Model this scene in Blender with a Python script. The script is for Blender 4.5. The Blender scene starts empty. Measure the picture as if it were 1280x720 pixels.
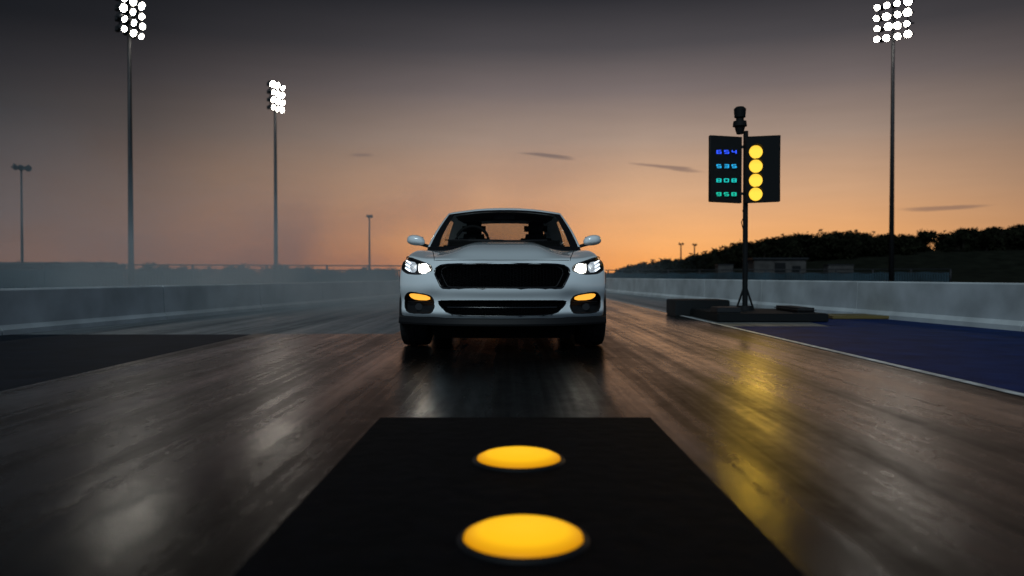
import bpy, bmesh, math, random
import numpy as np
from mathutils import Vector, Matrix
from mathutils.bvhtree import BVHTree
random.seed(7)
S=bpy.context.scene
F=950.0; CH=0.67; HY=345.0
def PX(x,Y): return (x-640)/F*Y
def PZ(y,Y): return CH+(HY-y)/F*Y
def lin(c):
    c=c/255.0
    return c/12.92 if c<=0.04045 else ((c+0.055)/1.055)**2.4
def rgb(r,g,b,a=1): return (lin(r),lin(g),lin(b),a)
def interp(x,xs,ys): return float(np.interp(x,xs,ys))
def sstep(a,b,x):
    t=min(1,max(0,(x-a)/(b-a))); return t*t*(3-2*t)

# ---------------------------------------------------------------- materials
def new_mat(name):
    m=bpy.data.materials.new(name); m.use_nodes=True
    return m,m.node_tree,m.node_tree.nodes.get('Principled BSDF')
def pmat(name,col,rough=0.5,metal=0.0,coat=0.0,spec=0.5,noise=0.0,nscale=8.0,bump=0.0):
    m,nt,b=new_mat(name)
    b.inputs['Base Color'].default_value=(*col,1)
    b.inputs['Roughness'].default_value=rough
    b.inputs['Metallic'].default_value=metal
    b.inputs['Coat Weight'].default_value=coat
    b.inputs['Coat Roughness'].default_value=0.04
    b.inputs['Specular IOR Level'].default_value=spec
    if noise>0 or bump>0:
        tc=nt.nodes.new('ShaderNodeTexCoord'); n=nt.nodes.new('ShaderNodeTexNoise')
        n.inputs['Scale'].default_value=nscale; n.inputs['Detail'].default_value=6
        nt.links.new(tc.outputs['Object'],n.inputs['Vector'])
        if noise>0:
            r=nt.nodes.new('ShaderNodeMapRange')
            r.inputs['From Min'].default_value=0.3; r.inputs['From Max'].default_value=0.7
            r.inputs['To Min'].default_value=1-noise; r.inputs['To Max'].default_value=1+noise
            nt.links.new(n.outputs['Fac'],r.inputs['Value'])
            mx=nt.nodes.new('ShaderNodeMix'); mx.data_type='RGBA'; mx.blend_type='MULTIPLY'
            mx.inputs['Factor'].default_value=1; mx.inputs['A'].default_value=(*col,1)
            nt.links.new(r.outputs['Result'],mx.inputs['B'])
            nt.links.new(mx.outputs['Result'],b.inputs['Base Color'])
        if bump>0:
            bp=nt.nodes.new('ShaderNodeBump'); bp.inputs['Strength'].default_value=bump; bp.inputs['Distance'].default_value=0.02
            nt.links.new(n.outputs['Fac'],bp.inputs['Height']); nt.links.new(bp.outputs['Normal'],b.inputs['Normal'])
    return m
def emat(name,col,s):
    m,nt,b=new_mat(name)
    b.inputs['Base Color'].default_value=(*[min(1,c)*0.5 for c in col],1)
    b.inputs['Emission Color'].default_value=(*col,1); b.inputs['Emission Strength'].default_value=s
    b.inputs['Roughness'].default_value=0.3
    return m
def glassmat(name,tint,k=.5):
    m=bpy.data.materials.new(name); m.use_nodes=True; nt=m.node_tree; nt.nodes.clear()
    o=nt.nodes.new('ShaderNodeOutputMaterial'); mx=nt.nodes.new('ShaderNodeMixShader')
    t=nt.nodes.new('ShaderNodeBsdfTransparent'); t.inputs['Color'].default_value=(*tint,1)
    g=nt.nodes.new('ShaderNodeBsdfGlossy'); g.inputs['Roughness'].default_value=0.03
    f=nt.nodes.new('ShaderNodeLayerWeight'); f.inputs['Blend'].default_value=.5
    p=nt.nodes.new('ShaderNodeMath'); p.operation='POWER'; p.inputs[1].default_value=4.0
    q=nt.nodes.new('ShaderNodeMath'); q.operation='MULTIPLY_ADD'; q.inputs[1].default_value=k; q.inputs[2].default_value=.05
    nt.links.new(f.outputs['Facing'],p.inputs[0]); nt.links.new(p.outputs[0],q.inputs[0])
    nt.links.new(q.outputs[0],mx.inputs[0]); nt.links.new(t.outputs[0],mx.inputs[1]); nt.links.new(g.outputs[0],mx.inputs[2])
    nt.links.new(mx.outputs[0],o.inputs['Surface']); return m

M_paint=pmat('car_paint_white',(0.78,0.83,0.85),0.20,0,1.0,0.6)
M_black=pmat('black_plastic',(0.008,0.008,0.009),0.55,0,0,.2)
M_gloss=pmat('gloss_black',(0.008,0.008,0.009),0.2,0,0.3,.4)
M_seam=pmat('seam_black',(0.006,0.006,0.006),0.8,0,0,.1)
M_int=pmat('interior_black',(0.010,0.010,0.010),0.8,0,0,.15)
M_rub=pmat('tyre_rubber',(0.012,0.012,0.013),0.75,0,0,0.25,0.3,20,0.3)
M_rim=pmat('rim_dark',(0.05,0.05,0.055),0.3,0.8)
M_chrome=pmat('lamp_chrome',(0.5,0.5,0.52),0.12,1.0)
M_glass=glassmat('windscreen_glass',(0.72,0.73,0.72))
M_lens=glassmat('headlight_lens',(0.94,0.96,0.97),.35)
M_head=emat('headlight_emit',(1.0,0.95,0.84),30)
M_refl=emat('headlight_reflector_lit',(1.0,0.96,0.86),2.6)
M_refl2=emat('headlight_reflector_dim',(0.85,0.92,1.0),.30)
M_drl=emat('drl_emit',(0.9,0.95,1.0),2.4)
M_amb=emat('indicator_emit',(1.0,0.42,0.05),1.25)
M_steel=pmat('dark_steel',(0.02,0.021,0.024),0.55,0.4,0,0.3,0.2,5)
M_flood=emat('flood_emit',(1.0,0.93,0.82),45)

# ---------------------------------------------------------------- helpers
def empty(name,loc=(0,0,0),rot=(0,0,0)):
    e=bpy.data.objects.new(name,None); S.collection.objects.link(e); e.location=loc; e.rotation_euler=rot; e.empty_display_size=0.2; return e
def mobj(name,verts,faces,mats,parent=None,fm=None,smooth=False):
    me=bpy.data.meshes.new(name); me.from_pydata([tuple(v) for v in verts],[],faces)
    if not isinstance(mats,(list,tuple)): mats=[mats]
    for m in mats: me.materials.append(m)
    if fm is not None: me.polygons.foreach_set('material_index',fm)
    if smooth: me.polygons.foreach_set('use_smooth',[True]*len(me.polygons))
    me.update(); o=bpy.data.objects.new(name,me); S.collection.objects.link(o)
    if parent: o.parent=parent
    return o
def bm_obj(name,bm,mats,parent=None,smooth=False,sharp=None):
    me=bpy.data.meshes.new(name); bm.to_mesh(me); bm.free()
    if not isinstance(mats,(list,tuple)): mats=[mats]
    for m in mats: me.materials.append(m)
    if smooth: me.polygons.foreach_set('use_smooth',[True]*len(me.polygons))
    if sharp: me.set_sharp_from_angle(angle=math.radians(sharp))
    o=bpy.data.objects.new(name,me); S.collection.objects.link(o)
    if parent: o.parent=parent
    return o
def box(name,lo,hi,mat,parent=None,bev=0.0):
    bm=bmesh.new(); bmesh.ops.create_cube(bm,size=1)
    for v in bm.verts:
        v.co=Vector([lo[i]+(v.co[i]+0.5)*(hi[i]-lo[i]) for i in range(3)])
    if bev>0: bmesh.ops.bevel(bm,geom=bm.edges[:],offset=bev,segments=2,affect='EDGES')
    return bm_obj(name,bm,mat,parent,smooth=bev>0,sharp=40)
def cyl_bm(bm,p0,p1,r0,r1,n=16,mi=0,cap=True):
    p0=Vector(p0);p1=Vector(p1);d=(p1-p0).normalized()
    a=d.orthogonal().normalized(); b=d.cross(a)
    R=[[],[]]
    for k in range(n):
        t=2*math.pi*k/n; o=a*math.cos(t)+b*math.sin(t)
        R[0].append(bm.verts.new(p0+o*r0)); R[1].append(bm.verts.new(p1+o*r1))
    for k in range(n):
        f=bm.faces.new((R[0][k],R[0][(k+1)%n],R[1][(k+1)%n],R[1][k])); f.material_index=mi; f.smooth=True
    if cap:
        f=bm.faces.new(R[0][::-1]); f.material_index=mi
        f=bm.faces.new(R[1]); f.material_index=mi
def tube(name,pts,r,mat,parent=None,closed=False,n=6):
    bm=bmesh.new(); pts=[Vector(p) for p in pts]; rings=[]; N=len(pts)
    for i,p in enumerate(pts):
        a=pts[(i-1)%N] if (closed or i>0) else p; c=pts[(i+1)%N] if (closed or i<N-1) else p
        d=(c-a).normalized(); up=Vector((0,0,1)) if abs(d.z)<0.9 else Vector((0,1,0))
        s=d.cross(up).normalized(); t=s.cross(d)
        rings.append([bm.verts.new(p+s*math.cos(2*math.pi*k/n)*r+t*math.sin(2*math.pi*k/n)*r) for k in range(n)])
    for i in range(N if closed else N-1):
        A=rings[i];B=rings[(i+1)%N]
        for k in range(n): bm.faces.new((A[k],A[(k+1)%n],B[(k+1)%n],B[k]))
    bmesh.ops.recalc_face_normals(bm,faces=bm.faces[:])
    return bm_obj(name,bm,mat,parent,smooth=True)
def boxmesh(U,V,W,pos,matf,skip=()):
    idx={};verts=[];faces=[];fm=[]
    nu,nv,nw=len(U)-1,len(V)-1,len(W)-1
    def g(i,j,k):
        key=(i,j,k)
        if key not in idx:
            idx[key]=len(verts); verts.append(pos(U[i],V[j],W[k]))
        return idx[key]
    def add(side,a,q):
        if side in skip: return
        faces.append([g(*t) for t in q]); fm.append(matf(side,*a))
    for i in range(nu):
        for k in range(nw):
            q=[(i,0,k),(i+1,0,k),(i+1,0,k+1),(i,0,k+1)]; add('front',(i,0,k),q)
            q=[(a,nv,c) for a,_,c in q][::-1]; add('back',(i,nv,k),q)
    for j in range(nv):
        for k in range(nw):
            q=[(0,j,k),(0,j,k+1),(0,j+1,k+1),(0,j+1,k)]; add('left',(0,j,k),q)
            q=[(nu,b,c) for _,b,c in q][::-1]; add('right',(nu,j,k),q)
    for i in range(nu):
        for j in range(nv):
            q=[(i,j,0),(i,j+1,0),(i+1,j+1,0),(i+1,j,0)]; add('bottom',(i,j,0),q)
            q=[(a,b,nw) for a,b,_ in q][::-1]; add('top',(i,j,nw),q)
    return verts,faces,fm
def bake(o):
    dg=bpy.context.evaluated_depsgraph_get(); dg.update()
    me=bpy.data.meshes.new_from_object(o.evaluated_get(dg)); o.modifiers.clear(); o.data=me
def prism(name,poly,y0,yback,mat):
    n=len(poly); cx=sum(p[0] for p in poly)/n; cz=sum(p[1] for p in poly)/n
    vs=[(x,y0,z) for x,z in poly]+[(x,yback(x,z),z) for x,z in poly]+[(cx,y0,cz),(cx,yback(cx,cz),cz)]
    fs=[]
    for i in range(n):
        j=(i+1)%n
        fs.append((i,j,n+j,n+i)); fs.append((j,i,2*n)); fs.append((n+i,n+j,2*n+1))
    o=mobj(name,vs,fs,mat)
    bm=bmesh.new(); bm.from_mesh(o.data); bmesh.ops.recalc_face_normals(bm,faces=bm.faces[:]); bm.to_mesh(o.data); bm.free()
    return o
def roundpoly(poly,it=2,c=.25):
    for _ in range(it):
        q=[]
        for i in range(len(poly)):
            a=poly[i];b=poly[(i+1)%len(poly)]
            q.append((a[0]*(1-c)+b[0]*c,a[1]*(1-c)+b[1]*c)); q.append((a[0]*c+b[0]*(1-c),a[1]*c+b[1]*(1-c)))
        poly=q; c=.25
    return poly
def inpoly(x,z,poly):
    c=False;n=len(poly)
    for i in range(n):
        x1,z1=poly[i];x2,z2=poly[(i+1)%n]
        if (z1>z)!=(z2>z) and x<(x2-x1)*(z-z1)/(z2-z1)+x1: c=not c
    return c

# ================================================================= CAR
CARX,CARY=-0.085,6.42
car=empty('sports_car',(CARX,CARY,0))
def sweep(x): return 0.42*min(1.1,abs(x)/0.93)**2.5
def Wp(y): return interp(y,[0,.3,.85,1.3,1.8,2.6,3.1,3.57,4.2,4.75],[.925,.96,.975,.94,.925,.925,.945,.985,.95,.86])
def Wz(z): return interp(z,[.2,.30,.42,.55,.68,.76,.84,.92,1.0],[.965,.975,.985,1,.998,.985,.94,.865,.79])
def ctop(y): return interp(y,[0,.1,.3,.6,.85,1.45,2,3.5,4.2,4.75],[.785,.825,.875,.925,.955,1.00,.98,1.0,1.03,1.0])
def ftop(y): return interp(y,[0,.2,.4,.6,.85,1.1,1.45,2,3.0,3.57,4.2,4.75],[.785,.815,.855,.885,.915,.925,.935,.95,.97,1.01,1.02,1.0])
def pnose(z): return interp(z,[.26,.31,.345,.38,.43,.48,.54,.60,.68,.76,.84,.95],[.08,.03,-.018,-.012,.045,.040,-.010,-.008,.012,.05,.11,.16])
def bodypos(u,yy,w):
    d=max(0,1-yy/1.3)**1.4
    W0=Wp(yy)
    ya=yy+sweep(u*0.93)*d
    s=sstep(.42,.88,abs(u))
    zt=ctop(ya)*(1-s)+ftop(ya)*s
    zt+=0.028*sstep(.50,.40,abs(u))*sstep(0.05,.5,ya)*sstep(1.9,1.4,ya)
    zt-=0.030*(sstep(.46,.66,abs(u))-sstep(.66,.90,abs(u)))*sstep(.15,.6,ya)*sstep(1.7,1.3,ya)
    zb=interp(yy,[0,.5,1.2,3.2,4.2,4.75],[.285,.26,.19,.19,.26,.34])
    z=zb+(zt-zb)*w
    fx=Wz(z)
    x=u*W0*fx
    y=ya+pnose(z)*max(0,1-yy/.8)
    if yy<.5: y+=.035*sstep(.55,.62,abs(u))*sstep(.78,.68,abs(u))*sstep(.60,.50,z)*(1-yy/.5)
    if yy>4.2: y-=0.10*u*u*(yy-4.2)/.55
    return (x,y,z)
U=[-1,-.95,-.86,-.76,-.66,-.56,-.48,-.40,-.2,0,.2,.40,.48,.56,.66,.76,.86,.95,1]
V=[0,.05,.14,.28,.45,.65,.85,1.05,1.25,1.42,1.56,1.8,2.2,2.6,3,3.3,3.57,3.9,4.15,4.4,4.62,4.75]
Wl=[0,.05,.11,.17,.25,.33,.41,.5,.6,.7,.8,.9,1]
def bmat(side,i,j,k):
    if side=='bottom': return 1
    if side=='top' and 1.5<V[j]<3.85 and abs(U[i]+U[i+1])/2<.74: return 1
    return 0
vs,fs,fm=boxmesh(U,V,Wl,bodypos,bmat)
body=mobj('body',vs,fs,[M_paint,M_int],car,fm,True)
m=body.modifiers.new('s','SUBSURF'); m.levels=2; m.render_levels=2
bake(body)
me=body.data
bvh=BVHTree.FromPolygons([v.co.copy() for v in me.vertices],[list(p.vertices) for p in me.polygons])
def fy(x,z):
    h=bvh.ray_cast(Vector((x,-1,z)),Vector((0,1,0)))
    return h[0].y if h[0] is not None and h[0].y<1.6 else None
def fy0(x,z):
    for k in range(30):
        v=fy(x*(1-0.01*k),z)
        if v is not None: return v+0.01*k
    return 0.5
def tz(x,y):
    h=bvh.ray_cast(Vector((x,y,3)),Vector((0,0,-1))); return h[0].z
grille=[(-.51,.775),(.51,.775),(.580,.735),(.585,.69),(.525,.575),(.49,.562),(-.49,.562),(-.525,.575),(-.585,.69),(-.580,.735)]
grille=roundpoly(grille,2,.17)
lower=roundpoly([(-.565,.465),(.565,.465),(.545,.42),(.45,.330),(-.45,.330),(-.545,.42)],2,.15)
headR=[(.602,.712),(.616,.757),(.68,.786),(.79,.822),(.905,.860),(.925,.80),(.910,.725),(.85,.688),(.72,.680)]
headR=roundpoly(headR,2,.17)
fogR=roundpoly([(.61,.345),(.585,.40),(.61,.505),(.83,.535),(.885,.480),(.865,.345)],2,.18)
mir=lambda P:[(-x,z) for x,z in P][::-1]
def boolop(o,cut,op):
    m=o.modifiers.new('b','BOOLEAN'); m.object=cut; m.operation=op; m.solver='EXACT'
    try: m.material_mode='TRANSFER'
    except Exception: pass
    bake(o)
def cut(poly,depth,mat):
    c=prism('cut',poly,-.6,lambda x,z:fy0(x,z)+depth,mat)
    c.parent=car
    boolop(body,c,'DIFFERENCE'); bpy.data.objects.remove(c)
cut(grille,.10,M_black); cut(lower,.10,M_black)
for P in (headR,mir(headR)): cut(P,.10,M_black)
for P in (fogR,mir(fogR)): cut(P,.07,M_black)
for ay in (.86,3.58):
    for sx in (-1,1):
        bm=bmesh.new(); cyl_bm(bm,(sx*.60,ay,.335),(sx*1.3,ay,.335),.375,.375,64)
        bmesh.ops.recalc_face_normals(bm,faces=bm.faces[:])
        c=bm_obj('cut',bm,M_black); c.parent=car
        boolop(body,c,'DIFFERENCE'); bpy.data.objects.remove(c)
body.data.polygons.foreach_set('use_smooth',[True]*len(body.data.polygons))
body.data.set_sharp_from_angle(angle=math.radians(32))
def shrink(P,s):
    cx=sum(p[0] for p in P)/len(P); cz=sum(p[1] for p in P)/len(P)
    return [(cx+(x-cx)*s,cz+(z-cz)*s) for x,z in P]
def fill(poly,off,name,mat):
    bm=bmesh.new(); N=len(poly); cx=sum(p[0] for p in poly)/N; cz=sum(p[1] for p in poly)/N
    rings=[]
    for r in range(1,7):
        t=r/6; rings.append([bm.verts.new((cx+(x-cx)*t,fy0(cx+(x-cx)*t,cz+(z-cz)*t)+off,cz+(z-cz)*t)) for x,z in poly])
    c=bm.verts.new((cx,fy0(cx,cz)+off,cz))
    for k in range(N): bm.faces.new((c,rings[0][k],rings[0][(k+1)%N]))
    for r in range(5):
        for k in range(N): bm.faces.new((rings[r][k],rings[r+1][k],rings[r+1][(k+1)%N],rings[r][(k+1)%N]))
    return bm_obj(name,bm,mat,car,smooth=True)
def hexgrille(poly,cell,off,name,mat):
    bm=bmesh.new(); dx=cell*1.5; dz=cell*math.sqrt(3)*.62
    pin=shrink(poly,.985)
    for a in range(-60,61):
        for b in range(-40,41):
            x=a*dx; z=.55+(b+.5*(a%2))*dz
            if not inpoly(x,z,pin): continue
            o=[];i_=[];bk=[]
            for k in range(6):
                t=math.pi/3*k; ox=math.cos(t)*cell; oz=math.sin(t)*cell*.62
                y=fy0(x,z)+off
                o.append(bm.verts.new((x+ox,y,z+oz))); i_.append(bm.verts.new((x+ox*.76,y+.006,z+oz*.76))); bk.append(bm.verts.new((x+ox*.74,y+.03,z+oz*.74)))
            for k in range(6):
                q=(k+1)%6
                bm.faces.new((o[k],o[q],i_[q],i_[k])); bm.faces.new((i_[k],i_[q],bk[q],bk[k]))
    return bm_obj(name,bm,mat,car)
hexgrille(grille,.019,.032,'grille_mesh',M_gloss)
hexgrille(lower,.017,.03,'lower_grille_mesh',M_gloss)
def outline(poly,r,name,mat,off=0.0):
    tube(name,[(x,fy0(x,z)+off,z) for x,z in poly],r,mat,car,True)
outline(grille,.009,'grille_surround',M_gloss,.006)
outline(shrink(grille,.90),.006,'grille_inner_frame',M_black,.03)
outline(lower,.006,'lower_grille_surround',M_gloss,.006)
tube('lower_grille_bar',[(x,fy0(x,.40)+.03,.40) for x in np.linspace(-.47,.47,20)],.008,M_gloss,car)
for P,s in ((headR,1),(mir(headR),-1)):
    outline(P,.005,'headlight_gasket',M_black,.004)
    fill(shrink(P,.985),.008,'headlight_lens',M_lens)
    fill(shrink(P,.97),.075,'headlight_housing',M_steel)
    for (x,z,r,em,em2) in ((.690,.735,.039,M_head,M_refl),(.795,.752,.028,M_refl2,M_chrome)):
        bm=bmesh.new(); y=fy0(s*x,z)
        cyl_bm(bm,(s*x,y+.075,z),(s*x,y+.028,z),r*.95,r*1.15,24,0,False)
        bmesh.ops.create_uvsphere(bm,u_segments=20,v_segments=12,radius=r,matrix=Matrix.Translation((s*x,y+.050,z)))
        for f in bm.faces:
            if len(f.verts)<=4 and (f.calc_center_median()-Vector((s*x,y+.050,z))).length<r*1.01: f.material_index=1
        bm_obj('headlight_projector',bm,[em2,em],car,True)
    P2=roundpoly([(.628,.710),(.636,.742),(.69,.764),(.748,.780),(.748,.775),(.744,.703),(.72,.695)],1)
    P3=roundpoly([(.765,.790),(.765,.70),(.84,.705),(.885,.74),(.885,.81)],1)
    if s<0: P2=mir(P2); P3=mir(P3)
    fill(P2,.045,'headlight_reflector',M_refl)
    fill(P3,.060,'headlight_outer_reflector',M_refl2)
    for k in range(3):
        x0=.855; z0=.728+k*.034
        pts=[(s*(x0-.02),fy0(s*(x0-.02),z0)+.030,z0-.010),(s*(x0+.022),fy0(s*(x0+.022),z0)+.030,z0+.014)]
        tube('daytime_bar',pts,.006,M_drl,car)
for P,s in ((fogR,1),(mir(fogR),-1)):
    outline(P,.006,'fog_bezel',M_black,.004)
    ap=[(.632,.456),(.634,.494),(.77,.516),(.835,.512),(.825,.480),(.77,.457)]; ap=roundpoly(ap,1)
    if s<0: ap=mir(ap)
    fill(ap,.02,'indicator_lamp',M_amb)
    bm=bmesh.new(); y=fy0(s*.74,.40); cyl_bm(bm,(s*.74,y+.06,.398),(s*.74,y+.045,.398),.030,.032,24)
    bm_obj('fog_lamp',bm,M_steel,car)
    tube('fog_fin',[(s*x,fy0(s*x,.440)+.025,.440) for x in np.linspace(.62,.85,10)],.006,M_gloss,car)
bm=bmesh.new(); xs=np.linspace(-.935,.935,41); rows=[]
for x in xs:
    y=sweep(x)+.02; rows.append([bm.verts.new((x,y+.05,.318)),bm.verts.new((x,y-.010,.303)),bm.verts.new((x,y-.036,.262)),bm.verts.new((x,y-.030,.245)),bm.verts.new((x,y+.45,.23)),bm.verts.new((x,y+.45,.33))])
for a,b in zip(rows[:-1],rows[1:]):
    for k in range(5): bm.faces.new((a[k],b[k],b[k+1],a[k+1]))
bmesh.ops.recalc_face_normals(bm,faces=bm.faces[:])
bm_obj('front_splitter',bm,M_black,car,True,35)
box('underbody_light_block',(-.64,.40,.11),(.64,4.4,.30),M_seam,car,.03)  # low dark box added to block light showing under the car
for s in (-1,1):
    P=[]
    for t in np.linspace(0,1,26):
        x=s*(.595+.14*t); y=.24+1.13*t
        P.append((x,y,tz(x,y)+.0005))
    tube('hood_seam',P,.0035,M_seam,car)
    P=[(s*(.94-.02*t),fy0(s*(.94-.02*t),.68-.12*t),.68-.12*t) for t in np.linspace(0,1,8)]
    tube('bumper_seam',P,.0025,M_seam,car)
P=[(x,fy0(x,.806),.806) for x in np.linspace(-.585,.585,40)]
tube('hood_front_seam',P,.0035,M_seam,car)
# greenhouse
UG=[-1,-.970,-.92,-.5,-.2,.2,.5,.92,.970,1]
VG=[0,.03,.10,.3,.5,.55,.6,.78,.9,1]
WG=[0,.12,.16,.45,.75,.925,.945,1]
def gpos(u,v,w):
    zt=1.402+.052*(1-abs(u)**2.4)-.18*max(0,v-.40)**2-.05*max(0,.25-v)
    zb=.93
    z=zb+(zt-zb)*w
    yf=1.36+(2.20-1.36)*w**1.08+.20*u*u*(1-.5*w)
    yb=4.25-(1.05)*w-.12*u*u
    hw=(.835-.180*w**1.5)*interp(v,[0,.3,.7,1],[.975,1,.985,.80])
    return (u*hw,yf+(yb-yf)*v,z)
def gmat(side,i,j,k):
    n=len(UG)-1
    if side=='front':
        if k==0: return 2
        if 1<=k<=4 and 1<=i<=n-2: return 2 if (i==1 or i==n-2) else 1
        if k==5 and 1<=i<=n-2: return 2
        return 0
    if side=='back':
        if 2<=k<=4 and 2<=i<=n-3: return 1
        return 0
    if side in('left','right'):
        if 2<=k<=4 and 2<=j<=6: return 2 if j==4 else 1
        return 0
    return 0
vs,fs,fm=boxmesh(UG,VG,WG,gpos,gmat,skip=('bottom',))
gh=mobj('cabin',vs,fs,[M_paint,M_glass,M_gloss],car,fm,True)
m=gh.modifiers.new('s','SUBSURF'); m.levels=3; m.render_levels=3
bake(gh)
def gin(u,v,w):
    x,y,z=gpos(u,v,w); return (x*.93,y*.97+.09,z-.045)
hl=[];hf=[]
uu=np.linspace(-.95,.95,11); vv=np.linspace(.03,.90,9)
for v in vv:
    for u in uu: hl.append(gin(u,v,1))
for a in range(8):
    for b in range(10): hf.append((a*11+b,a*11+b+1,(a+1)*11+b+1,(a+1)*11+b))
mobj('headliner',hl,hf,M_int,car,None,True)
for s in (-1,1):
    bm=bmesh.new(); bmesh.ops.create_cube(bm,size=1)
    for v in bm.verts:
        v.co=Vector((s*.37+v.co.x*(.46 if v.co.z<0 else .34),2.62+v.co.y*.14+(.08 if v.co.z>0 else 0),1.02+v.co.z*.30))
    bmesh.ops.bevel(bm,geom=bm.edges[:],offset=.05,segments=4,affect='EDGES')
    bm_obj('seat',bm,M_int,car,True)
    bm=bmesh.new(); bmesh.ops.create_cube(bm,size=1)
    for v in bm.verts: v.co=Vector((s*.37+v.co.x*.28,2.70+v.co.y*.10,1.235+v.co.z*.17))
    bmesh.ops.bevel(bm,geom=bm.edges[:],offset=.05,segments=4,affect='EDGES')
    bm_obj('headrest',bm,M_int,car,True)
R=[]
for k in range(32):
    t=2*math.pi*k/32; R.append((-.36+.18*math.cos(t),2.12+.06*math.sin(t),1.06+.17*math.sin(t)))
tube('steering_wheel',R,.018,M_int,car,True,8)
box('steering_hub',(-.43,2.08,1.0),(-.29,2.14,1.10),M_int,car,.03)
box('steering_spoke',(-.53,2.10,1.055),(-.19,2.125,1.085),M_int,car,.008)
bm=bmesh.new(); bmesh.ops.create_cube(bm,size=1)
for v in bm.verts: v.co=Vector((v.co.x*1.30,1.86+v.co.y*.36,1.0+v.co.z*.12+(-.02*abs(v.co.x))))
bmesh.ops.bevel(bm,geom=bm.edges[:],offset=.05,segments=4,affect='EDGES')
bm_obj('dashboard',bm,M_int,car,True)
box('rear_view_mirror',(-.12,2.20,1.315),(.12,2.23,1.37),M_black,car,.012)
tube('wiper',[(-.37,1.50,1.04),(.05,1.44,1.035),(.45,1.52,1.045)],.007,M_black,car)
tube('wiper',[(-.62,1.60,1.05),(-.3,1.50,1.045),(.0,1.44,1.04)],.007,M_black,car)
for s in (-1,1):
    bm=bmesh.new(); bmesh.ops.create_uvsphere(bm,u_segments=28,v_segments=18,radius=1)
    for v in bm.verts:
        x,y,z=v.co
        y2=y*.085 if y<0 else y*.03
        sx=.098*(1-.12*z)
        v.co=Vector((s*.95+math.copysign(abs(x)**.85,x)*sx,1.78+y2+ s*x*.02,1.055+math.copysign(abs(z)**.8,z)*.056+ .012*s*x))
    bm_obj('mirror_shell',bm,M_paint,car,True)
    box('mirror_glass',(s*.95-.075,1.808,1.018),(s*.95+.075,1.818,1.093),M_chrome,car,.003)
    tube('mirror_stalk',[(s*.80,1.80,.985),(s*.86,1.79,1.003),(s*.92,1.785,1.018)],.020,M_black,car)
def wheel(x,y,s):
    bm=bmesh.new()
    prof=[(.225,-.115),(.27,-.128),(.305,-.130),(.325,-.118),(.335,-.095),(.337,-.05),(.332,-.048),(.332,-.042),(.337,-.04),(.338,0),(.332,.003),(.332,.009),(.337,.012),(.336,.055),(.335,.095),(.325,.118),(.305,.130),(.27,.128),(.225,.115)]
    n=64; rings=[]
    for k in range(n):
        t=2*math.pi*k/n; rings.append([bm.verts.new((q,r*math.cos(t),r*math.sin(t))) for r,q in prof])
    for k in range(n):
        A=rings[k];B=rings[(k+1)%n]
        for i in range(len(prof)-1): bm.faces.new((A[i],A[i+1],B[i+1],B[i]))
    bmesh.ops.recalc_face_normals(bm,faces=bm.faces[:])
    t_=bm_obj('tyre',bm,M_rub,car,True,35); t_.location=(x,y,.345)
    bm=bmesh.new(); cyl_bm(bm,(-.11,0,0),(.11,0,0),.226,.226,48,0,False)
    cyl_bm(bm,(s*.06,0,0),(s*.095,0,0),.06,.05,24)
    for k in range(10):
        t=2*math.pi*(k//2)/5+(.13 if k%2 else -.13)
        cyl_bm(bm,(s*.085,.04*math.cos(t),.04*math.sin(t)),(s*.075,.222*math.cos(t),.222*math.sin(t)),.017,.013,8)
    cyl_bm(bm,(s*.0,0,0),(s*.02,0,0),.17,.17,40)
    r_=bm_obj('rim',bm,M_rim,car,True,40); r_.location=(x,y,.345)
for s in(-1,1):
    wheel(s*.82,.86,s); wheel(s*.825,3.58,s)

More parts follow.
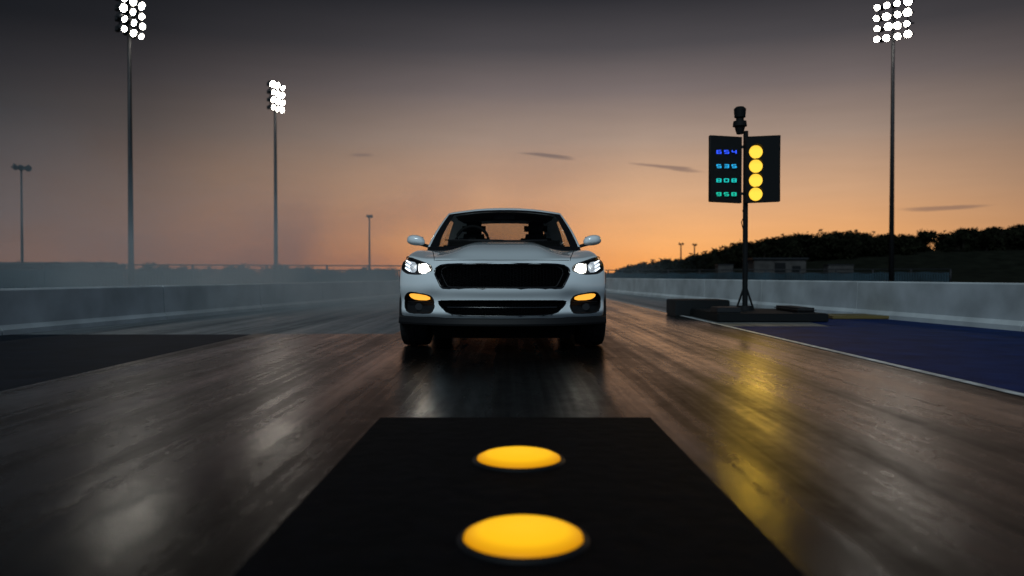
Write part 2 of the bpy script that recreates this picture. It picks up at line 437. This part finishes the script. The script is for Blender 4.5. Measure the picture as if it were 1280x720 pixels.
# ================================================================= GROUND
def track_mat(name,base,var,rough,groove=True,spec=.4):
    m,nt,b=new_mat(name); N=nt.nodes; L=nt.links
    g=N.new('ShaderNodeNewGeometry')
    def noise(sx,sy,detail,rg=.6,dist=0.0):
        mp=N.new('ShaderNodeMapping'); mp.inputs['Scale'].default_value=(sx,sy,1); L.new(g.outputs['Position'],mp.inputs['Vector'])
        n=N.new('ShaderNodeTexNoise'); n.inputs['Scale'].default_value=1.0; n.inputs['Detail'].default_value=detail; n.inputs['Roughness'].default_value=rg; n.inputs['Distortion'].default_value=dist
        L.new(mp.outputs[0],n.inputs['Vector']); return n.outputs['Fac']
    n1=noise(2.4,.06,3,.5,0); n2=noise(.9,.4,6,.6,.4); n3=noise(110,110,3); n4=noise(15,.32,4,.55); n5=noise(8,5,8,.75,.4)
    def mth(op,a,bv):
        q=N.new('ShaderNodeMath'); q.operation=op
        for i,t in enumerate((a,bv)):
            if isinstance(t,(int,float)): q.inputs[i].default_value=t
            else: L.new(t,q.inputs[i])
        return q.outputs[0]
    s=mth('ADD',mth('MULTIPLY',n1,.42),mth('MULTIPLY',n2,.22))
    s=mth('ADD',s,mth('ADD',mth('MULTIPLY',n4,.20),mth('MULTIPLY',n5,.16)))
    r=N.new('ShaderNodeValToRGB'); e=r.color_ramp.elements
    e[0].position=.40; e[0].color=(*[c*(1-var) for c in base],1); e[1].position=.60; e[1].color=(*[c*(1+var) for c in base],1)
    L.new(s,r.inputs[0])
    sp=N.new('ShaderNodeSeparateXYZ'); L.new(g.outputs['Position'],sp.inputs[0])
    ax=mth('ABSOLUTE',mth('ADD',sp.outputs[0],mth('MULTIPLY',mth('SUBTRACT',n1,.5),.25)),0)
    gr=N.new('ShaderNodeMapRange'); gr.interpolation_type='SMOOTHSTEP'
    gr.inputs['From Min'].default_value=.82; gr.inputs['From Max'].default_value=1.15; gr.inputs['To Min'].default_value=.28 if groove else 1; gr.inputs['To Max'].default_value=1
    L.new(ax,gr.inputs['Value'])
    mx=N.new('ShaderNodeMix'); mx.data_type='RGBA'; mx.blend_type='MULTIPLY'; mx.inputs['Factor'].default_value=1
    L.new(r.outputs[0],mx.inputs['A']); L.new(gr.outputs[0],mx.inputs['B']); L.new(mx.outputs['Result'],b.inputs['Base Color'])
    rr=N.new('ShaderNodeMapRange'); rr.inputs['From Min'].default_value=.42; rr.inputs['From Max'].default_value=.58
    rr.inputs['To Min'].default_value=rough+.16; rr.inputs['To Max'].default_value=rough-.09
    L.new(s,rr.inputs['Value'])
    L.new(rr.outputs[0],b.inputs['Roughness'])
    sr=N.new('ShaderNodeMapRange'); sr.inputs['From Min'].default_value=.42; sr.inputs['From Max'].default_value=.60; sr.inputs['To Min'].default_value=spec*.30; sr.inputs['To Max'].default_value=spec
    L.new(s,sr.inputs['Value']); L.new(mth('MULTIPLY',sr.outputs[0],gr.outputs[0]),b.inputs['Specular IOR Level'])
    bp=N.new('ShaderNodeBump'); bp.inputs['Strength'].default_value=.28; bp.inputs['Distance'].default_value=.004
    h=mth('ADD',mth('MULTIPLY',n3,.45),mth('ADD',mth('MULTIPLY',n4,.7),mth('MULTIPLY',n5,1.5)))
    L.new(h,bp.inputs['Height']); L.new(bp.outputs['Normal'],b.inputs['Normal'])
    return m
M_track=track_mat('track_asphalt',(.0085,.008,.0075),.5,.24,True,.24)
M_conc=track_mat('launch_concrete',(.10,.112,.12),.35,.5,False,.3)
M_blue=pmat('blue_painted_tarmac',(.004,.016,.075),.7,0,0,.06,.35,3,.3)
M_shd=pmat('dark_shoulder_tarmac',(.006,.009,.015),.65,0,0,.12,.35,3,.3)
M_grass=pmat('grass',(.008,.009,.006),.95,0,0,.05,.5,.6,.5)
M_white=pmat('white_line_paint',(.42,.43,.43),.5,0,0,.4,.45,9)
M_wall=pmat('wall_concrete',(.42,.455,.47),.7,0,0,.3,.25,1.6,.2)
M_mat=pmat('rubber_mat',(.0035,.0035,.0045),.8,0,0,.05,.3,14,.3)
def sheet(name,poly,z,mat):
    return mobj(name,[(x,y,z) for x,y in poly],[tuple(range(len(poly)))],mat)
sheet('ground',[(-1500,-1500),(1500,-1500),(1500,1500),(-1500,1500)],0,M_grass)
sheet('paved_apron',[(-6.8,-10),(7.6,-10),(6.4,8.5),(4.0,30),(4,140),(-3.6,140),(-3.6,24),(-6.3,7)],.004,M_conc)
sheet('blue_shoulder',[(2.85,-9.9),(7.3,-9.9),(6.15,8.7),(5.6,14),(4.55,14.0),(4.2,10),(2.85,10)],.008,M_blue)
sheet('dark_shoulder',[(-6.5,-9.9),(-2.95,-9.9),(-2.95,8.6),(-5.7,8.6)],.008,M_shd)
sheet('track',[(-2.94,-9.9),(2.8,-9.9),(2.8,8.7),(2.75,60),(1.15,60),(1.15,8.7),(-1.35,8.7),(-2.94,8.7)],.0080,M_track)
sheet('track_groove',[(-1.35,8.704),(1.146,8.704),(1.146,60),(-1.1,60)],.0080,M_track)
sheet('lane_line',[(2.80,-9.9),(2.87,-9.9),(2.82,60),(2.76,60)],.013,M_white)
mat_=empty('staging_mat',(0,0,0))
box('rubber_sheet',(-.61,-1.0,.009),(.64,3.49,.020),M_mat,mat_,.004)
def dome_mat(name):
    m,nt,b=new_mat(name); N=nt.nodes; L=nt.links
    tc=N.new('ShaderNodeTexCoord'); ln=N.new('ShaderNodeVectorMath'); ln.operation='LENGTH'; L.new(tc.outputs['Object'],ln.inputs[0])
    r=N.new('ShaderNodeValToRGB'); e=r.color_ramp.elements
    e[0].position=0; e[0].color=(1.0,.58,.02,1); e[1].position=.152; e[1].color=(.55,.20,.002,1)
    k=r.color_ramp.elements.new(.11); k.color=(1.0,.52,.010,1)
    L.new(ln.outputs['Value'],r.inputs[0]); L.new(r.outputs[0],b.inputs['Emission Color']); b.inputs['Emission Strength'].default_value=1.0
    b.inputs['Base Color'].default_value=(.3,.12,.003,1); b.inputs['Roughness'].default_value=.5; b.inputs['Specular IOR Level'].default_value=.1
    return m
M_dome=dome_mat('amber_lens')
for (x,y) in ((.028,1.865),(.024,2.67)):
    e=empty('staging_light',(x,y,.020))
    n=48; prof=[(.148,0.0),(.146,.012),(.128,.021),(.09,.030),(.04,.034)]
    bm=bmesh.new()
    rings=[[bm.verts.new((r*math.cos(2*math.pi*k/n),r*math.sin(2*math.pi*k/n),z)) for k in range(n)] for r,z in prof]
    for a,b in zip(rings[:-1],rings[1:]):
        for k in range(n): bm.faces.new((a[k],a[(k+1)%n],b[(k+1)%n],b[k]))
    bm.faces.new(rings[-1])
    bm_obj('lens',bm,M_dome,e,True)
    bm=bmesh.new(); prof=[(.149,0.001),(.150,.010),(.158,.008),(.164,0.001)]
    rings=[[bm.verts.new((r*math.cos(2*math.pi*k/n),r*math.sin(2*math.pi*k/n),z)) for k in range(n)] for r,z in prof]
    for a,b in zip(rings[:-1],rings[1:]):
        for k in range(n): bm.faces.new((a[k],b[k],b[(k+1)%n],a[(k+1)%n]))
    bm_obj('bezel',bm,M_black,e,True)

# ---------------- barrier walls
def wall(name,path,h,t,mat):
    e=empty(name); bm=bmesh.new(); prof=[(-t*.75,0),(-t*.72,h*.12),(-t*.5,h*.22),(-t*.42,h-.02),(-t*.36,h),(t*.36,h),(t*.42,h-.02),(t*.5,h*.22),(t*.72,h*.12),(t*.75,0)]
    pts=[]
    for a,b in zip(path[:-1],path[1:]):
        a=Vector(a);b=Vector(b);n=max(1,int((b-a).length/3.0))
        for k in range(n): pts.append((a.lerp(b,k/n),(b-a).normalized(),a.lerp(b,(k+1)/n)))
    for p,d,q in pts:
        s=Vector((d.y,-d.x)); p2=p+d*.010; q2=q-d*.010
        A=[bm.verts.new((p2.x+s.x*o,p2.y+s.y*o,z)) for o,z in prof]; B=[bm.verts.new((q2.x+s.x*o,q2.y+s.y*o,z)) for o,z in prof]
        for k in range(len(prof)-1): bm.faces.new((A[k],B[k],B[k+1],A[k+1]))
        bm.faces.new(A); bm.faces.new(B[::-1])
    bmesh.ops.recalc_face_normals(bm,faces=bm.faces[:])
    bm_obj('sections',bm,mat,e)
    return e
wall('concrete_barrier',[(7.9,-9),(6.25,9.1),(5.35,16),(4.1,30),(4.0,120)],.585,.22,M_wall)
wall('concrete_barrier',[(-8.2,-9),(-5.85,8.5),(-3.65,24),(-3.6,120)],.525,.22,M_wall)

# ---------------- start light tree
tree=empty('drag_race_start_light',(3.68,12.0,0))
M_board=pmat('board_black',(.005,.006,.007),.7,0,0,.15)
bm=bmesh.new(); cyl_bm(bm,(0,0,.12),(0,0,2.95),.042,.038,20); cyl_bm(bm,(0,0,.12),(0,0,.20),.14,.12,20)
cyl_bm(bm,(-.14,0,.13),(0,0,.55),.016,.016,8); cyl_bm(bm,(.14,0,.13),(0,0,.55),.016,.016,8)
bm_obj('mast',bm,M_board,tree,True,40)
bm=bmesh.new(); cx=-.10
cyl_bm(bm,(cx,-.02,2.90),(cx,-.02,3.02),.05,.085,20); cyl_bm(bm,(cx,-.02,3.02),(cx,-.02,3.10),.11,.10,20)
cyl_bm(bm,(cx,-.02,3.10),(cx,-.02,3.16),.06,.06,16); cyl_bm(bm,(cx,-.02,3.16),(cx,-.02,3.29),.085,.095,20); cyl_bm(bm,(cx,-.02,3.29),(cx,-.02,3.325),.095,.06,20)
bm_obj('beacon_head',bm,M_board,tree,True,40)
zt,zb=PZ(172,12),PZ(254,12)
def panel(name,w,loc,yaw,skew):
    h=(zt-zb)/2
    bm=bmesh.new(); bmesh.ops.create_cube(bm,size=1)
    for v in bm.verts: v.co=Vector((v.co.x*w,v.co.y*.07,v.co.z*2*h+ (skew*v.co.x)))
    bmesh.ops.bevel(bm,geom=bm.edges[:],offset=.008,segments=2,affect='EDGES')
    o=bm_obj(name,bm,M_board,tree); o.location=loc; o.rotation_euler=(0,0,yaw)
    t=tube('panel_trim',[(-w/2+.006,-.037,-h-skew*.5+.006),(w/2-.006,-.037,-h+skew*.5+.006),(w/2-.006,-.037,h+skew*.5-.006),(-w/2+.006,-.037,h-skew*.5-.006)],.006,M_steel,tree,True)
    t.location=loc; t.rotation_euler=(0,0,yaw)
    return o
panel('score_panel',.515,(-.345,-.075,(zt+zb)/2),.10,-.02)
panel('lamp_panel',.535,(.235,-.09,(zt+zb)/2),-.04,.02)
for z in (zb+.15,zt-.15): box('bracket',(-.35,.0,z-.02),(.35,.045,z+.02),M_steel,tree)
M_tamb=emat('tree_amber',(1.0,.58,.05),1.25)
cols=[(.03,.10,1.0),(.02,.40,.75),(.01,.50,.45),(.01,.50,.34)]
SEG={0:'abcdef',1:'bc',2:'abged',3:'abgcd',4:'fgbc',5:'afgcd',6:'afgedc',7:'abc',8:'abcdefg',9:'abcfgd'}
nums=[(6,5,4),(5,3,5),(8,0,8),(9,5,8)]
for r,yy in enumerate((192,209.5,227,244)):
    z=PZ(yy,12)
    bm=bmesh.new(); cyl_bm(bm,(.12,-.120,z),(.12,-.145,z),.103,.099,32)
    bm_obj('amber_lamp',bm,M_tamb,tree,True,40)
    bm=bmesh.new(); n=32
    A=[];B=[]
    for k in range(n+1):
        t=math.pi*(-.15+1.3*k/n); c,s_=math.cos(t),math.sin(t)
        A.append(bm.verts.new((.12+.111*c,-.12,z+.111*s_))); B.append(bm.verts.new((.12+.111*c,-.12-.10*max(.2,s_),z+.111*s_)))
    for k in range(n): bm.faces.new((A[k],A[k+1],B[k+1],B[k]))
    bm_obj('visor',bm,M_board,tree,True)
    me_=emat('digit_%d'%r,cols[r],1.0)
    bm=bmesh.new()
    for d,num in enumerate(nums[r]):
        cx=-.455+d*.118; w,h,t=.030,.024,.009
        segs={'a':(0,2*h,w,t),'g':(0,0,w,t),'d':(0,-2*h,w,t),'f':(-w,h,t,h),'b':(w,h,t,h),'e':(-w,-h,t,h),'c':(w,-h,t,h)}
        segs={k:(a,b*.5,c,dd*.6) for k,(a,b,c,dd) in segs.items()}
        for sname in SEG[num]:
            ox,oz,hw,hh=segs[sname]
            mt=Matrix.Translation((cx+ox,-.128,z+oz))@Matrix.Diagonal((2*hw,.008,2*hh,1))
            bmesh.ops.create_cube(bm,size=1,matrix=mt)
    bm_obj('digits',bm,me_,tree)
for k in range(3):
    tube('cable',[(.02+.02*k,.03,zb+.1),(.03-.03*k,.05,zb-.12),(-.05+.05*k,.045,zb-.3),(.0,.04,zb-.5)],.007,M_board,tree)
plat=empty('start_light_base',(0,0,0))
box('slab',(2.95,10.9,.006),(4.55,12.6,.13),M_board,plat,.015)
box('control_box',(2.72,12.62,.006),(3.62,13.4,.27),M_board,plat,.015)
box('sandbag_tray',(4.2,11.2,.131),(4.5,12.2,.20),M_rub,plat,.03)
box('sensor_box',(3.0,11.1,.131),(3.35,11.5,.21),M_steel,plat,.012)
box('amber_spill_slab',(4.9,11.6,.010),(6.0,12.3,.06),pmat('painted_amber_spill',(.10,.07,.015),.6),plat,.01)  # added slab, its yellow colour stands in for amber light on the floor
def spot(name,loc,target,e,col,ang,r,parent=None):
    l=bpy.data.lights.new(name,'SPOT'); l.energy=e; l.color=col; l.spot_size=math.radians(ang); l.spot_blend=.7; l.shadow_soft_size=r
    o=bpy.data.objects.new(name,l); S.collection.objects.link(o); o.location=loc
    d=Vector(target)-Vector(loc); o.rotation_euler=d.to_track_quat('-Z','Y').to_euler()
    if parent:
        o.parent=parent; o.matrix_parent_inverse=Matrix.Translation(parent.location).inverted()
    return o
spot('amber_throw',(3.80,11.82,PZ(227,12)),(2.2,5,0),48,(1,.60,.05),110,.02,tree)

# ---------------- floodlight masts
def flood(x,y,h,yaw,rows,cols_,pr,lit=True,fw=2.1,fh=2.4,name='floodlight_mast',lr=.185):
    e=empty(name,(x,y,0),(0,0,0))
    bm=bmesh.new(); cyl_bm(bm,(0,0,0),(0,0,h-.3),pr,pr*.55,16); cyl_bm(bm,(0,0,0),(0,0,.25),pr*1.8,pr*1.8,16)
    c,s=math.cos(yaw),math.sin(yaw)
    rx=Vector((c,s,0)); fwd=Vector((s,-c,0))
    dn=(fwd*math.cos(.45)+Vector((0,0,-1))*math.sin(.45))
    em=bmesh.new()
    for r in range(rows):
        z=h-fh*.5+fh*(r/(max(1,rows-1))-.5)
        a=Vector((0,0,z))-rx*fw/2; b=Vector((0,0,z))+rx*fw/2
        cyl_bm(bm,a,b,.05,.05,8)
        for q in range(cols_):
            p=Vector((0,0,z))+rx*(fw*((q+.5)/cols_-.5))+fwd*.16
            p+=rx*random.uniform(-.06,.06)
            dd=(dn+rx*random.uniform(-.2,.2)+Vector((0,0,random.uniform(-.15,.15)))).normalized()
            rr_=lr*random.uniform(.78,1.18)
            cyl_bm(bm,p-dd*.30,p+dd*.12,.12,rr_+.02,14)
            cyl_bm(em if lit else bm,p+dd*.122,p+dd*.130,rr_,rr_,14)
    for t in (-.35,.35): cyl_bm(bm,Vector((0,0,h-fh))+rx*fw*t,Vector((0,0,h))+rx*fw*t,.04,.04,8)
    if lit:
        for r in range(rows):
            z=h-fh*.5+fh*(r/(rows-1)-.5)
            for t in(-.3,0,.3): cyl_bm(bm,Vector((0,0,z-.12))+rx*fw*t-fwd*.22,Vector((0,0,z+.12))+rx*fw*t-fwd*.22,.13,.13,6)
    bm_obj('mast_and_frame',bm,M_steel,e)
    if lit: bm_obj('lamps',em,M_flood,e)
    else: em.free()
    return e
def H(y,Y): return PZ(y,Y)
flood(PX(164,40),40,H(4,40),math.radians(76),4,3,.15,fw=1.9,fh=1.6,lr=.17)
flood(PX(345,60),60,H(108,60),math.radians(70),4,3,.17,fw=1.8,fh=1.8,lr=.20)
flood(PX(1114,45),45,H(8,45),math.radians(-36),4,4,.15,fw=2.2,fh=1.9,lr=.175)
flood(PX(28,56),56,H(205,56),math.radians(40),1,3,.11,False,1.3,.3)
flood(PX(462,100),100,H(268,100),math.radians(40),1,2,.15,False,1.0,.3)
flood(PX(851,150),150,H(303,150),0,1,2,.2,False,1.0,.3)
flood(PX(868,150),150,H(304,150),0,1,2,.2,False,1.0,.3)

# ---------------- fences
def fence(name,p0,p1,h,sp=2.4):
    e=empty(name); p0=Vector((*p0,0));p1=Vector((*p1,0)); d=(p1-p0); L=d.length; d.normalize(); n=int(L/sp)
    bm=bmesh.new()
    for k in range(n+1):
        p=p0+d*(L*k/n); cyl_bm(bm,p,p+Vector((0,0,h)),.06,.06,8)
    for z in (h*.99,h*.78,h*.45): cyl_bm(bm,p0+Vector((0,0,z)),p1+Vector((0,0,z)),.035,.035,8)
    bm_obj('posts_and_rails',bm,M_steel,e)
    s=Vector((d.y,-d.x,0))*.06
    bm=bmesh.new(); m=int(L/.16)
    for k in range(m):
        p=p0+d*(.16*k)+s; q=p+d*.125; hh=h*(.76+.03*math.sin(k*.7)+(.05 if (k//23)%3==0 else 0))
        vs=[bm.verts.new(v) for v in (p,q,q+Vector((0,0,hh)),p+Vector((0,0,hh)))]
        bm.faces.new(vs)
    bm_obj('slats',bm,pmat('fence_slats',(.014,.032,.044),.7,0,0,.2,.5,.6),e)
fence('trackside_fence',(-46,34),(-3.9,47),1.30)
fence('trackside_fence',(5.5,62),(30,52),1.15)
gs=empty('grandstand',(-33,50,0))
for k in range(4): box('seat_row_%d'%k,(-7,k*1.0,0),(5,k*1.0+.9,.5+.38*k),M_steel,gs)
sh=empty('equipment_shed',(PX(968,72),72,0))
M_sh=pmat('shed_wall',(.045,.043,.042),.8,0,0,.1,.3,1.5)
box('walls',(-2.4,-1.5,0),(2.4,1.5,2.2),M_sh,sh)
box('roof',(-2.6,-1.7,2.203),(2.6,1.7,2.36),M_steel,sh,.03)
box('door',(-.5,-1.54,0),(.5,-1.503,1.9),M_board,sh); box('window',(1.1,-1.54,1.0),(1.9,-1.503,1.6),M_board,sh)
for px,w in ((905,1.3),(1048,2.2)):
    o=empty('utility_cabinet',(PX(px,66),66,0)); box('case',(-w/2,-.5,0),(w/2,.5,1.6),M_sh,o,.03); box('lid',(-w/2-.05,-.55,1.603),(w/2+.05,.55,1.68),M_steel,o)

# ---------------- hill and trees
def hz(x,y):
    return max(-.3,(sstep(8,60,x)*4.2+sstep(50,120,x)*2.2)*sstep(84,126,y)*(1+.08*math.sin(x*.11))-.05)
vs=[];fs=[];nx,ny=60,16
for j in range(ny+1):
    for i in range(nx+1):
        x=6+i*4;y=80+j*9; vs.append((x,y,hz(x,y)))
for j in range(ny):
    for i in range(nx): a=j*(nx+1)+i; fs.append((a,a+1,a+nx+2,a+nx+1))
mobj('hill',vs,fs,M_grass,None,None,True)
M_leaf=pmat('foliage',(.008,.009,.005),.95,0,0,.05,.6,.35)
M_bark=pmat('bark',(.012,.010,.008),.9,0,0,.1)
def treeline(name,items,leaf=.42):
    V=[];Fc=[];FM=[]
    for (x,y,z0,h,r) in items:
        b=len(V)
        for k in range(6):
            t=k*math.pi/3; V.append((x+.2*math.cos(t),y+.2*math.sin(t),z0-.5))
        for k in range(6):
            t=k*math.pi/3; V.append((x+.1*math.cos(t),y+.1*math.sin(t),z0+h*.8))
        for k in range(6): Fc.append((b+k,b+(k+1)%6,b+6+(k+1)%6,b+6+k)); FM.append(1)
        ncl=random.randint(8,11)
        for c in range(ncl):
            hh=random.uniform(.05,.88); sp=r*(1.05-.75*max(0,hh-.3))
            cx=x+random.gauss(0,.5)*sp; cy=y+random.gauss(0,.5)*sp; cz=z0+h*hh; cr=r*random.uniform(.35,.6)
            for q in range(70):
                v=Vector((random.gauss(0,1),random.gauss(0,1),random.gauss(0,1))).normalized()*cr*random.uniform(.3,1.08)
                v.z*=.75
                p=Vector((cx,cy,cz))+v; a=Vector((random.uniform(-1,1),random.uniform(-1,1),random.uniform(-1,1)))*leaf; c2=Vector((random.uniform(-1,1),random.uniform(-1,1),random.uniform(-1,1)))*leaf
                i=len(V); V+= [tuple(p),tuple(p+a),tuple(p+c2)]; Fc.append((i,i+1,i+2)); FM.append(0)
    mobj(name,V,Fc,[M_leaf,M_bark],None,FM)
items=[]
for k in range(240):
    y=random.uniform(118,140); x=PX(random.uniform(775,1420),y)
    pxx=640+x/y*F
    top=interp(pxx,[775,800,860,930,1000,1060,1120,1180,1240,1290,1400],[337,332,321,304,293,291,293,289,284,281,279])
    zt_=PZ(top+random.uniform(-1,5),y); z0=hz(x,y); h=max(1.2,zt_-z0); items.append((x,y,z0,h,min(3.0,max(1.2,h*.55))))
treeline('distant_tree_line',items,.5)
items=[]
for k in range(90):
    x=random.uniform(-125,14); y=random.uniform(150,172); h=random.uniform(1.6,2.8)*(1.4 if x<-80 else 1); items.append((x,y,0,h,2.2))
treeline('distant_tree_line',items)

# ---------------- tyre smoke volume
def smoke(name,lo,hi,dens,seedv,fz):
    o=box(name,lo,hi,None)
    o.data.materials.clear()
    m=bpy.data.materials.new(name+'_mat'); m.use_nodes=True; nt=m.node_tree; nt.nodes.clear(); N=nt.nodes; L=nt.links
    out=N.new('ShaderNodeOutputMaterial'); vsn=N.new('ShaderNodeVolumeScatter'); vsn.inputs['Color'].default_value=(.62,.83,.95,1); vsn.inputs['Anisotropy'].default_value=0.1
    tc=N.new('ShaderNodeTexCoord')
    mp=N.new('ShaderNodeMapping'); mp.inputs['Location'].default_value=(seedv,0,0); mp.inputs['Scale'].default_value=(.28,.22,.42); L.new(tc.outputs['Object'],mp.inputs[0])
    n=N.new('ShaderNodeTexNoise'); n.inputs['Scale'].default_value=1; n.inputs['Detail'].default_value=2; n.inputs['Distortion'].default_value=.6; L.new(mp.outputs[0],n.inputs['Vector'])
    r=N.new('ShaderNodeMapRange'); r.inputs['From Min'].default_value=.38; r.inputs['From Max'].default_value=.68; L.new(n.outputs['Fac'],r.inputs['Value'])
    sp=N.new('ShaderNodeSeparateXYZ'); L.new(tc.outputs['Generated'],sp.inputs[0])
    def fall(out_,a,b,c,d):
        q=N.new('ShaderNodeMapRange'); q.interpolation_type='SMOOTHSTEP'; q.inputs['From Min'].default_value=a; q.inputs['From Max'].default_value=b; q.inputs['To Min'].default_value=c; q.inputs['To Max'].default_value=d
        L.new(out_,q.inputs['Value']); return q.outputs[0]
    terms=[r.outputs[0],fall(sp.outputs[2],-.1,fz,1,0),fall(sp.outputs[0],0,.35,0,1),fall(sp.outputs[0],.8,1,1,0),fall(sp.outputs[1],0,.2,0,1),fall(sp.outputs[1],.8,1,1,0)]
    cur=terms[0]
    for t in terms[1:]:
        q=N.new('ShaderNodeMath'); q.operation='MULTIPLY'; L.new(cur,q.inputs[0]); L.new(t,q.inputs[1]); cur=q.outputs[0]
    q=N.new('ShaderNodeMath'); q.operation='MULTIPLY'; q.inputs[1].default_value=dens; L.new(cur,q.inputs[0])
    L.new(q.outputs[0],vsn.inputs['Density']); L.new(vsn.outputs[0],out.inputs['Volume'])
    m.cycles.volume_step_rate=5
    o.data.materials.append(m); return o
smoke('tyre_smoke',(-15,9.5,.03),(3.6,28,4.4),.30,0,1.0)

# ================================================================= WORLD
wd=bpy.data.worlds.new('World'); S.world=wd; wd.use_nodes=True; nt=wd.node_tree; N=nt.nodes; L=nt.links; N.clear()
out=N.new('ShaderNodeOutputWorld'); bg=N.new('ShaderNodeBackground'); L.new(bg.outputs[0],out.inputs['Surface'])
def mth(op,a,b=0.0,c=None):
    q=N.new('ShaderNodeMath'); q.operation=op
    for i,t in enumerate((a,b) if c is None else (a,b,c)):
        if isinstance(t,(int,float)): q.inputs[i].default_value=t
        else: L.new(t,q.inputs[i])
    return q.outputs[0]
tc=N.new('ShaderNodeTexCoord'); nv=N.new('ShaderNodeVectorMath'); nv.operation='NORMALIZE'; L.new(tc.outputs['Generated'],nv.inputs[0])
sp=N.new('ShaderNodeSeparateXYZ'); L.new(nv.outputs[0],sp.inputs[0])
el=mth('MULTIPLY',mth('ARCSINE',sp.outputs[2]),57.2958); az=mth('MULTIPLY',mth('ARCTAN2',sp.outputs[0],sp.outputs[1]),57.2958)
def ramp(fac,stops):
    r=N.new('ShaderNodeValToRGB'); e=r.color_ramp.elements
    e[0].position=stops[0][0]; e[0].color=stops[0][1]; e[1].position=stops[-1][0]; e[1].color=stops[-1][1]
    for p,c in stops[1:-1]: k=e.new(p); k.color=c
    L.new(fac,r.inputs[0]); return r.outputs[0]
elf=mth('DIVIDE',mth('MAXIMUM',el,0.0),90.0)
D=lambda d:d/90.0
A=ramp(elf,[(0,rgb(255,166,80)),(D(2.5),rgb(252,180,112)),(D(6),rgb(220,172,132)),(D(10),rgb(172,148,132)),(D(13.5),rgb(122,110,108)),(D(16.5),rgb(80,76,79)),(D(20),rgb(44,44,49)),(D(26),rgb(19,21,26)),(D(35),rgb(11,13,18)),(1,rgb(10,13,19))])
B=ramp(elf,[(0,rgb(112,88,80)),(D(4),rgb(84,76,78)),(D(10),rgb(48,49,54)),(D(16),rgb(20,23,28)),(D(24),rgb(11,14,18)),(1,rgb(10,13,19))])
C=ramp(elf,[(0,rgb(60,72,86)),(D(6),rgb(112,132,150)),(D(15),rgb(102,124,144)),(D(40),rgb(70,90,110)),(1,rgb(26,33,46))])
azf=mth('DIVIDE',mth('ADD',az,180.0),360.0); G=lambda d:(d+180)/360.0
g=lambda v:(v,v,v,1)
fa=ramp(azf,[(0,g(0)),(G(-70),g(0)),(G(-36),g(.03)),(G(-26),g(.15)),(G(-14),g(.50)),(G(-2),g(.92)),(G(10),g(1)),(G(24),g(.84)),(G(36),g(.46)),(G(70),g(.05)),(1,g(0))])
fb=ramp(azf,[(0,g(1)),(G(-130),g(1)),(G(-75),g(0)),(G(75),g(0)),(G(130),g(1)),(1,g(1))])
def mix(f,a,b,mode='MIX'):
    m=N.new('ShaderNodeMix'); m.data_type='RGBA'; m.blend_type=mode
    for nme,t in (('Factor',f),('A',a),('B',b)):
        if isinstance(t,(int,float)): m.inputs[nme].default_value=t
        elif isinstance(t,tuple): m.inputs[nme].default_value=t
        else: L.new(t,m.inputs[nme])
    return m.outputs['Result']
col=mix(fa,B,A); col=mix(fb,col,C)
nz=N.new('ShaderNodeTexNoise'); nz.inputs['Scale'].default_value=9; nz.inputs['Detail'].default_value=5
mp=N.new('ShaderNodeMapping'); mp.inputs['Scale'].default_value=(1,1,9); L.new(nv.outputs[0],mp.inputs[0]); L.new(mp.outputs[0],nz.inputs['Vector'])
nzo=mth('SUBTRACT',nz.outputs['Fac'],.5)
bank=mth('MULTIPLY_ADD',nzo,.12,1.0)
cb=N.new('ShaderNodeCombineXYZ'); [L.new(bank,cb.inputs[i]) for i in range(3)]
col=mix(1.0,col,cb.outputs[0],'MULTIPLY')
for (cx,cy,w,h,tl,st) in ((683,196,36,2.6,.10,.6),(832,210,46,2.8,.13,.55),(453,196,15,2.0,0,.4),(1180,259,44,2.4,-.03,.5)):
    a0=math.degrees(math.atan((cx-640)/F)); e0=math.degrees(math.atan((HY-cy)/F*math.cos(math.radians(a0))))
    wa=math.degrees(w/F); he=math.degrees(h/F)
    da=mth('SUBTRACT',az,a0); de=mth('ADD',mth('SUBTRACT',el,e0),mth('MULTIPLY',da,tl))
    de=mth('ADD',de,mth('MULTIPLY',nzo,he*5))
    d=mth('ADD',mth('POWER',mth('ABSOLUTE',mth('DIVIDE',da,wa)),2.0),mth('POWER',mth('ABSOLUTE',mth('DIVIDE',de,he)),2.0))
    mr=N.new('ShaderNodeMapRange'); mr.interpolation_type='SMOOTHSTEP'; mr.inputs['From Min'].default_value=1.3; mr.inputs['From Max'].default_value=.1; mr.inputs['To Max'].default_value=st
    L.new(d,mr.inputs['Value']); col=mix(mr.outputs[0],col,rgb(92,80,84))
sky=N.new('ShaderNodeTexSky'); sky.sky_type='NISHITA'; sky.sun_disc=False; sky.sun_elevation=math.radians(-2.5); sky.sun_rotation=math.radians(10)
col=mix(.002,col,sky.outputs[0],'ADD')
L.new(col,bg.inputs['Color']); bg.inputs['Strength'].default_value=1.0
sl=bpy.data.lights.new('evening_sky_key','SUN'); sl.energy=1.3; sl.angle=math.radians(22); sl.color=(.78,.94,1.0)  # added cool key from behind the camera, stands in for evening sky there
so=bpy.data.objects.new('evening_sky_key',sl); S.collection.objects.link(so)
so.rotation_euler=Vector((.25,1,-.85)).to_track_quat('-Z','Y').to_euler()

# ================================================================= CAMERA
cd=bpy.data.cameras.new('camera'); cam=bpy.data.objects.new('camera',cd); S.collection.objects.link(cam); S.camera=cam
cd.sensor_width=36; cd.lens=36*F/1280; cd.clip_end=4000; cd.clip_start=.05
cam.location=(0,0,CH); cam.rotation_euler=(math.radians(90)-math.atan((360-HY)/F),0,0)
cd.dof.use_dof=True; cd.dof.focus_distance=6.7; cd.dof.aperture_fstop=1.5
S.view_settings.view_transform='Standard'; S.view_settings.look='None'; S.view_settings.exposure=0
